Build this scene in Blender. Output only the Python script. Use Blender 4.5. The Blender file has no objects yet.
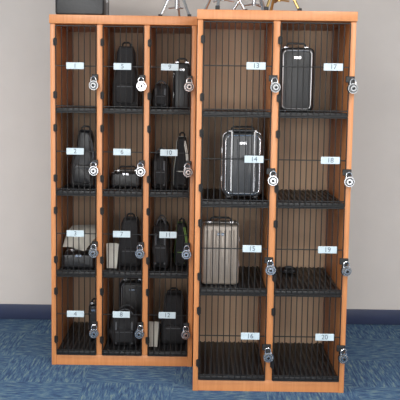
import bpy, bmesh, math, random
from mathutils import Vector, Matrix, Euler, noise
random.seed(4)
S=bpy.context.scene
try:
    S.view_settings.view_transform='Standard'
except Exception: pass

def lin(c):
    return tuple(((v/255)/12.92 if v/255<=0.04045 else (((v/255)+0.055)/1.055)**2.4) for v in c)+(1,)

# ---------------------------------------------------------------- materials
def mat(name,rgb,rough=.5,metal=0,var=.06,scale=20,bump=0,spec=.5):
    m=bpy.data.materials.new(name); m.use_nodes=True
    nt=m.node_tree; b=nt.nodes['Principled BSDF']
    b.inputs['Roughness'].default_value=rough; b.inputs['Metallic'].default_value=metal
    b.inputs['Specular IOR Level'].default_value=spec
    tc=nt.nodes.new('ShaderNodeTexCoord'); n=nt.nodes.new('ShaderNodeTexNoise')
    n.inputs['Scale'].default_value=scale; n.inputs['Detail'].default_value=4
    nt.links.new(tc.outputs['Object'],n.inputs['Vector'])
    r=nt.nodes.new('ShaderNodeValToRGB'); c=lin(rgb)
    r.color_ramp.elements[0].position=.3; r.color_ramp.elements[1].position=.7
    r.color_ramp.elements[0].color=tuple(x*(1-var) for x in c[:3])+(1,)
    r.color_ramp.elements[1].color=tuple(min(1,x*(1+var)) for x in c[:3])+(1,)
    nt.links.new(n.outputs['Fac'],r.inputs['Fac']); nt.links.new(r.outputs['Color'],b.inputs['Base Color'])
    if bump:
        bp=nt.nodes.new('ShaderNodeBump'); bp.inputs['Strength'].default_value=bump; bp.inputs['Distance'].default_value=.005
        nt.links.new(n.outputs['Fac'],bp.inputs['Height']); nt.links.new(bp.outputs['Normal'],b.inputs['Normal'])
    return m
def wood(name,c1,c2,rough=.4):
    m=bpy.data.materials.new(name); m.use_nodes=True
    nt=m.node_tree; b=nt.nodes['Principled BSDF']; b.inputs['Roughness'].default_value=rough
    tc=nt.nodes.new('ShaderNodeTexCoord'); mp=nt.nodes.new('ShaderNodeMapping'); mp.inputs['Scale'].default_value=(30,30,1.6)
    n=nt.nodes.new('ShaderNodeTexNoise'); n.inputs['Scale'].default_value=2.2; n.inputs['Detail'].default_value=6; n.inputs['Distortion'].default_value=.6
    r=nt.nodes.new('ShaderNodeValToRGB'); r.color_ramp.elements[0].position=.3; r.color_ramp.elements[1].position=.7
    r.color_ramp.elements[0].color=lin(c1); r.color_ramp.elements[1].color=lin(c2)
    nt.links.new(tc.outputs['Object'],mp.inputs['Vector']); nt.links.new(mp.outputs['Vector'],n.inputs['Vector'])
    nt.links.new(n.outputs['Fac'],r.inputs['Fac']); nt.links.new(r.outputs['Color'],b.inputs['Base Color'])
    return m
WOOD=wood('oak_laminate',(194,124,74),(206,138,86))
BACK=wood('back_panel_laminate',(200,168,136),(208,178,148),.6)
WIRE=mat('black_wire',(14,14,15),.5)
SHELF=mat('black_shelf',(18,18,20),.5,0,.2,40)
RIDGE=mat('shelf_ridge',(44,44,47),.4)
CHROME=mat('chrome',(205,205,208),.22,1,.02)
STEEL=mat('brushed_steel',(170,170,172),.35,1,.05)
BRASS=mat('brass',(190,160,105),.28,1,.05)
DIAL=mat('dial_black',(15,15,16),.3)
WHITE=mat('white_plastic',(228,230,230),.5)
PLATE=mat('number_plate',(186,200,206),.4)
INK=mat('ink',(70,84,98),.6)
BLK=mat('black_case_shell',(22,22,25),.4,0,.2,60,.15)
CHAR=mat('charcoal_case_shell',(52,53,56),.34,0,.12,50,.1)
FAB=mat('black_nylon',(24,24,27),.8,0,.25,120,.3)
GREYF=mat('grey_nylon',(80,82,86),.8,0,.15,90,.3)
SILV=mat('taupe_case_shell',(140,130,120),.34,.25,.06,30)
GREEN=mat('green_strap',(110,140,70),.7)
PAPER=mat('paper',(222,220,212),.8)

# ---------------------------------------------------------------- mesh builder
class MB:
    def __init__(s): s.bm=bmesh.new(); s.mats=[]
    def mi(s,m):
        if m not in s.mats: s.mats.append(m)
        return s.mats.index(m)
    def merge(s,b,m,M=None):
        i=s.mi(m)
        if M is not None: bmesh.ops.transform(b,matrix=M,verts=b.verts)
        for f in b.faces: f.material_index=i; f.smooth=True
        bmesh.ops.recalc_face_normals(b,faces=b.faces)
        me=bpy.data.meshes.new('t'); b.to_mesh(me); b.free(); s.bm.from_mesh(me); bpy.data.meshes.remove(me)
    def box(s,x0,x1,y0,y1,z0,z1,m,bev=0,seg=2,M=None):
        b=bmesh.new(); bmesh.ops.create_cube(b,size=1)
        for v in b.verts: v.co=Vector(((x0+x1)/2+v.co.x*(x1-x0),(y0+y1)/2+v.co.y*(y1-y0),(z0+z1)/2+v.co.z*(z1-z0)))
        if bev: bmesh.ops.bevel(b,geom=b.edges[:],offset=bev,segments=seg,affect='EDGES',profile=.5)
        s.merge(b,m,M)
    def tube(s,p,q,r,m,seg=8,r2=None):
        p=Vector(p);q=Vector(q);d=q-p
        b=bmesh.new(); bmesh.ops.create_cone(b,cap_ends=True,segments=seg,radius1=r,radius2=r if r2 is None else r2,depth=d.length)
        s.merge(b,m,Matrix.Translation((p+q)/2)@d.to_track_quat('Z','Y').to_matrix().to_4x4())
    def path(s,pts,r,m,seg=8):
        pts=[Vector(p) for p in pts]; b=bmesh.new(); rings=[]; N=len(pts)
        up=Vector((0.13,.2,1)).normalized()
        for i,p in enumerate(pts):
            t=(pts[min(i+1,N-1)]-pts[max(i-1,0)]).normalized()
            a=t.cross(up)
            if a.length<.05: a=t.cross(Vector((1,0,0)))
            a.normalize(); c=t.cross(a)
            rings.append([b.verts.new(p+a*r*math.cos(2*math.pi*k/seg)+c*r*math.sin(2*math.pi*k/seg)) for k in range(seg)])
        for A,B in zip(rings,rings[1:]):
            for k in range(seg): b.faces.new((A[k],A[(k+1)%seg],B[(k+1)%seg],B[k]))
        b.faces.new(rings[0]); b.faces.new(rings[-1]); s.merge(b,m)
    def prism(s,pts,y0,y1,m,bev=0,seg=3,M=None):
        b=bmesh.new(); vs=[b.verts.new((x,y0,z)) for x,z in pts]; f=b.faces.new(vs)
        r=bmesh.ops.extrude_face_region(b,geom=[f])
        for v in r['geom']:
            if isinstance(v,bmesh.types.BMVert): v.co.y=y1
        bmesh.ops.recalc_face_normals(b,faces=b.faces)
        if bev:
            ed=[e for e in b.edges if abs(e.verts[0].co.y-e.verts[1].co.y)<1e-6]
            bmesh.ops.bevel(b,geom=ed,offset=bev,segments=seg,affect='EDGES',profile=.5)
        s.merge(b,m,M)
    def finish(s,name,parent=None,loc=(0,0,0),rot=(0,0,0)):
        me=bpy.data.meshes.new(name); s.bm.to_mesh(me); s.bm.free()
        for m in s.mats: me.materials.append(m)
        try: me.set_sharp_from_angle(angle=math.radians(35))
        except Exception: pass
        o=bpy.data.objects.new(name,me); S.collection.objects.link(o)
        o.location=loc; o.rotation_euler=rot
        if parent: o.parent=parent
        return o
def rrect(x0,x1,z0,z1,r,n=6):
    P=[]
    for cx,cz,a in ((x1-r,z1-r,0),(x0+r,z1-r,90),(x0+r,z0+r,180),(x1-r,z0+r,270)):
        for i in range(n+1):
            t=math.radians(a+90*i/n); P.append((cx+r*math.cos(t),cz+r*math.sin(t)))
    return P

# ---------------------------------------------------------------- room
YW=6.17
def room():
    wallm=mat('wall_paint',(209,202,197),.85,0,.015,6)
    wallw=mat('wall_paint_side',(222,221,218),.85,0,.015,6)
    ceil=mat('ceiling_tile',(232,232,228),.9,0,.03,60)
    basem=mat('vinyl_baseboard',(46,54,82),.45,0,.06,10)
    def b(n,x0,x1,y0,y1,z0,z1,m,bev=0):
        k=MB(); k.box(x0,x1,y0,y1,z0,z1,m,bev); return k.finish(n)
    b('wall_back',-3.2,3.2,YW,YW+.1,0,3,wallm)
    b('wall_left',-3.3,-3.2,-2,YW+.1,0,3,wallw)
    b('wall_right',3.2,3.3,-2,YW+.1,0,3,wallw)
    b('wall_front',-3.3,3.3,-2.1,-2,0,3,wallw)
    b('ceiling',-3.3,3.3,-2.1,YW+.1,3,3.1,ceil)
    b('baseboard_back',-3.2,3.2,YW-.012,YW,0,.108,basem,.003)
    b('baseboard_left',-3.2,-3.188,-2,YW-.012,0,.108,basem,.003)
    b('baseboard_right',3.188,3.2,-2,YW-.012,0,.108,basem,.003)
    fl=b('floor',-3.3,3.3,-2.1,YW+.1,-.1,0,wallm)
    m=bpy.data.materials.new('carpet_tile'); m.use_nodes=True; nt=m.node_tree; B=nt.nodes['Principled BSDF']
    B.inputs['Roughness'].default_value=.95; B.inputs['Specular IOR Level'].default_value=.1
    N=nt.nodes.new; L=nt.links.new
    tc=N('ShaderNodeTexCoord')
    def layer(sc,loc):
        mp=N('ShaderNodeMapping'); mp.inputs['Scale'].default_value=sc; mp.inputs['Location'].default_value=loc
        L(tc.outputs['Object'],mp.inputs['Vector'])
        n=N('ShaderNodeTexNoise'); n.inputs['Scale'].default_value=1; n.inputs['Detail'].default_value=3; n.inputs['Roughness'].default_value=.7
        L(mp.outputs['Vector'],n.inputs['Vector'])
        return n
    a=layer((14,60,1),(0,0,0)); c=layer((80,8,1),(3,1,0))
    ck=N('ShaderNodeTexChecker'); ck.inputs['Scale'].default_value=2.0; ck.inputs['Color1'].default_value=(0,0,0,1); ck.inputs['Color2'].default_value=(1,1,1,1)
    mpc=N('ShaderNodeMapping'); mpc.inputs['Location'].default_value=(.13,.21,.25); L(tc.outputs['Object'],mpc.inputs['Vector']); L(mpc.outputs['Vector'],ck.inputs['Vector'])
    mx=N('ShaderNodeMix'); mx.data_type='FLOAT'; L(ck.outputs['Color'],mx.inputs[0]); L(a.outputs['Fac'],mx.inputs[2]); L(c.outputs['Fac'],mx.inputs[3])
    r=N('ShaderNodeValToRGB'); e=r.color_ramp.elements
    e[0].position=.33; e[0].color=lin((46,64,96)); e[1].position=.68; e[1].color=lin((122,140,134))
    x=e.new(.45); x.color=lin((62,86,118)); x=e.new(.55); x.color=lin((80,106,130))
    L(mx.outputs[0],r.inputs['Fac']); L(r.outputs['Color'],B.inputs['Base Color'])
    fn=N('ShaderNodeTexNoise'); fn.inputs['Scale'].default_value=400; L(tc.outputs['Object'],fn.inputs['Vector'])
    bp=N('ShaderNodeBump'); bp.inputs['Strength'].default_value=.5; bp.inputs['Distance'].default_value=.004
    L(fn.outputs['Fac'],bp.inputs['Height']); L(bp.outputs['Normal'],B.inputs['Normal'])
    fl.data.materials[0]=m
    em=bpy.data.materials.new('fluorescent_diffuser'); em.use_nodes=True
    eb=em.node_tree.nodes['Principled BSDF']; eb.inputs['Emission Color'].default_value=(1,.98,.95,1); eb.inputs['Emission Strength'].default_value=3
    for x,y,p in ((-1.3,3.0,56),(1.3,3.0,44),(-1.3,.4,66),(1.3,.4,58)):
        k=MB()
        k.box(x-.32,x+.32,y-.62,y+.62,2.975,3.0,WHITE,.004)
        k.box(x-.28,x+.28,y-.58,y+.58,2.965,2.98,em)
        k.finish('ceiling_light')
        l=bpy.data.lights.new('lamp','AREA'); l.shape='RECTANGLE'; l.size=.56; l.size_y=1.16; l.energy=p; l.color=(1,.99,.965)
        o=bpy.data.objects.new('ceiling_light_lamp',l); S.collection.objects.link(o); o.location=(x,y,2.95)
    fill_em=bpy.data.materials.new('window_daylight'); fill_em.use_nodes=True  # framed glow panels added behind the camera to brighten the locker interiors
    sb=fill_em.node_tree.nodes['Principled BSDF']; sb.inputs['Emission Color'].default_value=(.93,.96,1,1); sb.inputs['Emission Strength'].default_value=.8
    for n,x in ((1,-1.3),(2,1.3)):
        k=MB(); k.box(x-.8,x+.8,-2.0,-1.99,.9,2.4,fill_em)
        for a_,b_,c_,d_ in ((x-.86,x-.8,.84,2.46),(x+.8,x+.86,.84,2.46),(x-.02,x+.02,.9,2.4),(x-.8,x+.8,.84,.9),(x-.8,x+.8,2.4,2.46)):
            k.box(a_,b_,-2.0,-1.96,c_,d_,WHITE,.004)
        k.finish('window_%d'%n)
        l=bpy.data.lights.new('daylight','AREA'); l.shape='RECTANGLE'; l.size=1.6; l.size_y=1.5; l.energy=82; l.color=(1,.99,.975)  # added area lamp in front of each panel, frontal fill only
        o=bpy.data.objects.new('window_daylight_lamp',l); S.collection.objects.link(o); o.location=(x,-1.94,1.65); o.rotation_euler=(math.pi/2,0,0)
room()

# ---------------------------------------------------------------- lockers
H=2.04; DEP=.7; T=.028
ZT=[1.517,1.04,.563,.086]    # shelf tops
ZC=[1.99,1.495,1.018,.541]   # opening ceilings
def locker(name,x0,y0,W,nc,part,plate_dx,lock_dx,first,step):
    E=bpy.data.objects.new(name,None); S.collection.objects.link(E); E.location=(x0,y0,0)
    ow=(W-2*T-(nc-1)*part)/nc
    k=MB()
    k.box(0,T,0,DEP,0,1.99,WOOD,.002); k.box(W-T,W,0,DEP,0,1.99,WOOD,.002)
    k.box(-.004,W+.004,-.012,DEP,1.99,H,WOOD,.003)
    k.box(T,W-T,.004,.026,0,.066,WOOD,.002)
    k.finish('carcass',E)
    k=MB(); k.box(T,W-T,DEP-.012,DEP,.06,1.99,BACK); k.finish('back_panel',E)
    k=MB()
    for c in range(1,nc):
        xa=T+c*ow+(c-1)*part; k.box(xa,xa+part,0,DEP-.012,.066,1.99,WOOD,.002)
    k.finish('partitions',E)
    ops=[]
    for c in range(nc):
        xa=T+c*(ow+part); ops.append((xa,xa+ow))
    k=MB()
    for xa,xb in ops:
        for z in ZT:
            k.box(xa+.001,xb-.001,.004,DEP-.014,z-.022,z-.006,SHELF,.002)
            k.box(xa+.001,xb-.001,.002,.02,z-.026,z,SHELF,.003)
            n=int((xb-xa)/.026)
            for i in range(n):
                x=xa+(i+.5)*(xb-xa)/n
                k.box(x-.005,x+.005,.02,DEP-.016,z-.006,z,RIDGE,.0015,1)
    k.finish('shelves',E)
    i=0
    for c,(xa,xb) in enumerate(ops):
        for r in range(4):
            i+=1
            num=first+step*c+r
            zb=ZT[r]-.018; zt=ZC[r]-(.012 if r==0 else .004)
            zm=(ZT[r]+ZC[r])/2
            yd=-.008
            d=MB(); a=xa+.005; b=xb-.004; R=.0029
            n=round((b-a)/.031)
            for j in range(n+1):
                x=a+(b-a)*j/n
                d.tube((x,yd,zb),(x,yd,zt),R if 0<j<n else .0036,WIRE,6)
            for z,rr in ((zb,.0038),(zb+.028,.003),(zm,.003),(zt,.0036)):
                d.tube((a,yd-.004,z),(b,yd-.004,z),rr,WIRE,6)
            for z in (zb+.09,zt-.09):
                d.tube((a-.004,yd-.003,z-.022),(a-.004,yd-.003,z+.022),.0065,WIRE,8)
                d.box(a-.016,a+.006,yd,0.0,z-.018,z+.018,WIRE,.001,1)
            lx=xb+lock_dx; lz=zm-.09
            d.box(min(lx-.014,xb-.02),max(lx+.014,xb+.008),yd-.009,-.001,lz+.012,lz+.045,WIRE,.002,1)
            d.box(lx-.010,lx+.010,yd-.016,-.001,lz+.004,lz+.028,WIRE,.002,1)
            d.finish('door_%d'%i,E)
            px=(xa+xb)/2+plate_dx
            p=MB(); p.box(px-.05,px+.05,yd-.011,yd-.0075,zm-.018,zm+.020,PLATE,.0012,1)
            p.finish('number_plate_%d'%i,E)
            t=bpy.data.curves.new('number','FONT'); t.body=str(num); t.size=.036; t.extrude=.0005
            t.align_x='CENTER'; t.align_y='CENTER'; t.materials.append(INK)
            o=bpy.data.objects.new('number_%d'%i,t); S.collection.objects.link(o); o.parent=E
            o.location=(px,yd-.0115,zm+.001); o.rotation_euler=(math.pi/2,0,0)
            q=MB(); yl=yd-.022
            q.tube((0,.010,0),(0,-.010,0),.027,CHROME,28)
            q.tube((0,-.010,0),(0,-.013,0),.0225,DIAL,28)
            q.tube((0,-.013,0),(0,-.018,0),.0165,CHROME,24,.0155)
            q.tube((0,-.018,0),(0,-.026,0),.008,DIAL,16,.007)
            for g in range(20):
                an=g*math.pi/10
                q.tube((.018*math.sin(an),-.0132,.018*math.cos(an)),(.022*math.sin(an),-.0132,.022*math.cos(an)),.0007,WHITE,4)
            pts=[(-.015,0,.018),(-.015,0,.034)]+[(-.015*math.cos(math.pi*g/8),0,.034+.015*math.sin(math.pi*g/8)) for g in range(1,8)]+[(.015,0,.034),(.015,0,.018)]
            q.path(pts,.0036,CHROME)
            rz=random.uniform(-.25,.25)
            q.finish('padlock_%d'%i,E,(lx,yl-.006,lz-.018),(0,random.uniform(-.12,.12),rz))
    return ops
LX,LY,LW=-.864,5.108,.831
RX,RY,RW=-.025,4.68,.823
lo=locker('instrument_locker',LX,LY,LW,3,.032,-.003,-.012,1,4)
ro=locker('instrument_locker',RX,RY,RW,2,.036,.095,.012,13,4)
def Lc(c,f): a,b=lo[c]; return LX+a+(b-a)*f
def Rc(c,f): a,b=ro[c]; return RX+a+(b-a)*f

# ---------------------------------------------------------------- instrument cases
def handle(k,x,z,w,y,m,h=.028):
    pts=[(x-w/2,y,z),(x-w/2,y,z+h*.7),(x-w/2+.01,y,z+h),(x+w/2-.01,y,z+h),(x+w/2,y,z+h*.7),(x+w/2,y,z)]
    k.path(pts,.006,m)
def hard_case(name,cx,cy,z,w,h,d,shell,trim,ribs=0,rad=.035,rot=0,lean=0,bands=True,wheels=False):
    k=MB(); f=.0
    if wheels: f=.02
    k.prism(rrect(-w/2,w/2,f,h,rad),-d/2,d/2,shell,.014)
    k.prism(rrect(-w/2-.003,w/2+.003,f-.001,h+.003,rad),-.008,.008,trim,.002,1)
    if bands:
        P=rrect(-w/2+.016,w/2-.016,f+.016,h-.016,rad*.75)
        k.path([(x,-d/2-.001,zz) for x,zz in P+[P[0]]],.0045,trim)
    for i in range(ribs):
        x=-w/2+.03+(w-.06)*i/(ribs-1)
        k.box(x-.0045,x+.0045,-d/2-.005,-d/2+.002,f+.03,h-.03,shell,.002,1)
    handle(k,0,h-.002,min(.12,w*.55),0,BLK)
    for sx in (-1,1):
        k.box(sx*w*.3-.012,sx*w*.3+.012,-.014,.014,h-.004,h+.009,CHROME,.002,1)
        for zz in (h*.3,h*.72):
            k.box(sx*(w/2+.002)-.005,sx*(w/2+.002)+.005,-.014,.014,zz-.016,zz+.016,CHROME,.002,1)
    k.box(-.02,.02,-d/2-.004,-d/2+.001,h*.82,h*.82+.016,CHROME,.002,1)
    if wheels:
        for sx in (-1,1):
            k.tube((sx*w*.28,-d/2-.008,f+.03),(sx*w*.28,-d/2-.008,h+.01),.006,trim,10)
            for sy in (-1,1):
                x=sx*(w/2-.035); k.tube((x-.009,sy*(d/2-.022),.016),(x+.009,sy*(d/2-.022),.016),.016,BLK,14)
                k.box(x-.013,x+.013,sy*(d/2-.022)-.014,sy*(d/2-.022)+.014,.016,.03,BLK,.002,1)
        k.tube((-w*.28,-d/2-.008,h+.01),(w*.28,-d/2-.008,h+.01),.008,BLK,10)
    else:
        for sx in (-1,1): 
            for sy in (-1,1): k.tube((sx*(w/2-rad),sy*d*.3,-.0),(sx*(w/2-rad),sy*d*.3,.008),.007,BLK,8)
    return k.finish(name,None,(cx,cy,z),(0,lean,rot))
def gig_bag(name,cx,cy,z,w,h,d,body,accent,top=.55,lean=0,rot=0,strap=True,pocket=True):
    k=MB()
    P=[(-w*.42,0),(w*.42,0),(w*.5,h*.05),(w*.5,h*.36),(w*.44,h*.5),(w*top*.5,h*.66),(w*top*.46,h*.9),(w*top*.34,h),(-w*top*.34,h),(-w*top*.46,h*.9),(-w*top*.5,h*.66),(-w*.44,h*.5),(-w*.5,h*.36),(-w*.5,h*.05)]
    k.prism(P,-d/2,d/2,body,.022,4)
    k.path([(x*1.01,0,zz*1.0+.0) for x,zz in P[2:]+[P[2]]][:-1],.0035,accent)
    if pocket:
        k.prism(rrect(-w*.34,w*.34,h*.08,h*.40,.02),-d/2-.022,-d/2+.004,body,.008,2)
        k.box(-w*.3,w*.3,-d/2-.025,-d/2-.02,h*.34,h*.355,accent,.001,1)
    handle(k,0,h*.995-.004,w*.3,0,body,.03)
    if strap:
        pts=[]
        for i in range(17):
            t=i/16; pts.append((w*.20*math.sin(math.pi*t)+w*.18,-d/2-.006-.012*math.sin(math.pi*t),h*(.93-.85*t)))
        for off in (-.004,.004): k.path([(p[0]+off,p[1],p[2]) for p in pts],.0032,accent,6)
    return k.finish(name,None,(cx,cy,z),(0,lean,rot))
def duffel(name,cx,cy,z,w,h,d,body,accent,seed=1,rot=0):
    k=MB(); b=bmesh.new(); bmesh.ops.create_cube(b,size=1); bmesh.ops.subdivide_edges(b,edges=b.edges[:],cuts=9,use_grid_fill=True)
    for v in b.verts:
        p=v.co*2; q=Vector((abs(p.x)**4,abs(p.y)**4,abs(p.z)**4)); n=(q.x+q.y+q.z)**.25
        p=p/n if n>0 else p
        s=noise.noise(Vector((p.x*2+seed*7,p.y*2,p.z*2)))*.14+noise.noise(Vector((p.x*5,p.y*5+seed,p.z*5)))*.05
        sag=1-.12*max(0,p.z)
        v.co=Vector((p.x*w/2*(1+s)*sag,p.y*d/2*(1+s),(max(-.94,p.z*(1+s*.9)))*h/2+h*.47))
    k.merge(b,body)
    k.box(-w*.3,w*.3,-d*.5-.012,-d*.42,h*.15,h*.55,body,.01,3)
    k.box(-w*.28,w*.28,-d*.5-.015,-d*.5-.010,h*.47,h*.49,accent,.001,1)
    for sy in (-.22,.22):
        pts=[(w*.25*math.cos(math.pi*i/12),sy*d,h*.86+h*.22*math.sin(math.pi*i/12)) for i in range(13)]
        k.path(pts,.0045,accent)
    for sx in (-1,1): k.box(sx*w*.25-.006,sx*w*.25+.006,-d*.53,-d*.40,h*.12,h*.78,accent,.003,2)
    return k.finish(name,None,(cx,cy,z),(0,0,rot))
def papers(name,cx,cy,z,w,l,n,tilt,rot,m=PAPER,fan=.05):
    k=MB()
    for i in range(n):
        b=bmesh.new(); g=8; a=(i-n/2)*fan; vs=[]
        for u in range(g+1):
            row=[]
            for v in range(3):
                x=(v/2-.5)*w; yy=u/g*l; zz=.02*math.sin(math.pi*u/g)+i*.003
                row.append(b.verts.new((x*math.cos(a)-yy*math.sin(a),x*math.sin(a)+yy*math.cos(a),zz)))
            vs.append(row)
        for u in range(g):
            for v in range(2): b.faces.new((vs[u][v],vs[u][v+1],vs[u+1][v+1],vs[u+1][v]))
        bmesh.ops.solidify(b,geom=b.faces[:],thickness=.0012)
        k.merge(b,m)
    return k.finish(name,None,(cx,cy,z),(tilt,0,rot))

# left locker, top row
gig_bag('trumpet_gig_bag',Lc(1,.50),LY+.22,ZT[0],.155,.36,.16,FAB,GREYF,.72,strap=False)
duffel('instrument_bag',Lc(2,.25),LY+.2,ZT[0],.105,.15,.24,FAB,GREYF,1)
hard_case('clarinet_case',Lc(2,.76),LY+.24,ZT[0],.095,.27,.16,BLK,STEEL,rad=.02,bands=False)
# row 2
gig_bag('violin_case',Lc(0,.55),LY+.22,ZT[1],.16,.34,.12,BLK,GREYF,.6,lean=.05)
hard_case('flute_case',Lc(1,.5),LY+.35,ZT[1],.18,.09,.3,BLK,STEEL,rad=.02,bands=False)
duffel('instrument_bag',Lc(2,.25),LY+.22,ZT[1],.105,.22,.26,FAB,GREYF,2)
gig_bag('clarinet_case',Lc(2,.78),LY+.24,ZT[1],.09,.31,.14,FAB,PAPER,.75)
# row 3
hard_case('flute_case',Lc(0,.5),LY+.25,ZT[2],.19,.085,.32,BLK,STEEL,rad=.015,bands=False)
papers('sheet_music',Lc(0,.40),LY+.12,ZT[2]+.115,.15,.22,6,.5,-.35,fan=.08)
gig_bag('trumpet_gig_bag',Lc(1,.62),LY+.24,ZT[2],.14,.29,.16,FAB,GREYF,.8,strap=False)
papers('sheet_music',Lc(1,.2),LY+.10,ZT[2]+.004,.06,.15,3,1.25,.1)
duffel('instrument_bag',Lc(2,.28),LY+.22,ZT[2],.11,.28,.26,FAB,GREYF,3)
gig_bag('clarinet_case',Lc(2,.8),LY+.28,ZT[2],.082,.26,.14,FAB,GREEN,.8)
# row 4
duffel('instrument_bag',Lc(1,.52),LY+.22,ZT[3],.19,.20,.26,FAB,GREYF,5)
hard_case('cornet_case',Lc(1,.6),LY+.5,ZT[3],.16,.33,.14,BLK,STEEL,rad=.03)
gig_bag('trumpet_gig_bag',Lc(2,.62),LY+.24,ZT[3],.15,.31,.16,FAB,GREYF,.8,strap=False)
hard_case('clarinet_case',Lc(0,.82),LY+.3,ZT[3],.07,.22,.12,BLK,STEEL,rad=.015,bands=False)
papers('sheet_music',Lc(2,.12),LY+.10,ZT[3]+.004,.05,.15,3,1.25,.1)
# right locker
hard_case('cornet_case',Rc(1,.30),RY+.26,ZT[0],.185,.345,.2,BLK,STEEL,rad=.03)
hard_case('rolling_instrument_case',Rc(0,.61),RY+.17,ZT[1],.215,.365,.2,CHAR,CHROME,ribs=4,rad=.04,wheels=True)
hard_case('ribbed_instrument_case',Rc(0,.31),RY+.22,ZT[2],.205,.335,.2,SILV,STEEL,ribs=7,rad=.02,bands=False)
duffel('drawstring_pouch',Rc(1,.35),RY+.5,ZT[2],.09,.03,.08,FAB,GREYF,6)

# ---------------------------------------------------------------- things on top
hard_case('keyboard_case',LX+.16,LY+.2,H,.28,.34,.3,BLK,STEEL,rad=.02,bands=False)
def stand(name,x,y,z,R,m,rot,h=.5):
    k=MB()
    k.tube((0,0,.06),(0,0,h),.011,m,12); k.tube((0,0,h*.55),(0,0,h),.008,m,12)
    k.tube((0,0,.15),(0,0,.19),.017,BLK,12)
    for i in range(3):
        a=rot+i*2*math.pi/3; e=Vector((R*math.cos(a),R*math.sin(a),.012))
        k.path([(0.012*math.cos(a),.012*math.sin(a),.19),(R*.35*math.cos(a),R*.35*math.sin(a),.15),tuple(e)],.008,m)
        k.tube((0,0,.07),tuple(e*.5+Vector((0,0,.055))),.005,m,8)
        k.tube(tuple(e+Vector((0,0,-.012))),tuple(e+Vector((0,0,.012))),.012,BLK,10)
    k.tube((-.03,0,h),(.03,0,h),.012,BLK,10)
    return k.finish(name,None,(x,y,z))
stand('cymbal_stand',RX+.13,RY+.16,H,.13,CHROME,.3)
stand('cymbal_stand',RX+.31,RY+.38,H,.13,CHROME,.9)
stand('cymbal_stand',RX+.43,RY+.14,H,.11,BRASS,1.9)
stand('cymbal_stand',LX+.71,LY+.2,H,.10,CHROME,1.4)

# ---------------------------------------------------------------- camera
cam=bpy.data.cameras.new('camera'); co=bpy.data.objects.new('camera',cam); S.collection.objects.link(co)
cam.sensor_width=36; cam.lens=79.9
p=math.atan(105/888)
co.matrix_world=Matrix.Translation((0,0,1.6))@Matrix.Rotation(math.pi/2-p,4,'X')@Matrix.Rotation(.015,4,'Z')
S.camera=co
w=bpy.data.worlds.new('world'); S.world=w; w.use_nodes=True
w.node_tree.nodes['Background'].inputs[0].default_value=(.8,.85,.9,1); w.node_tree.nodes['Background'].inputs[1].default_value=.3
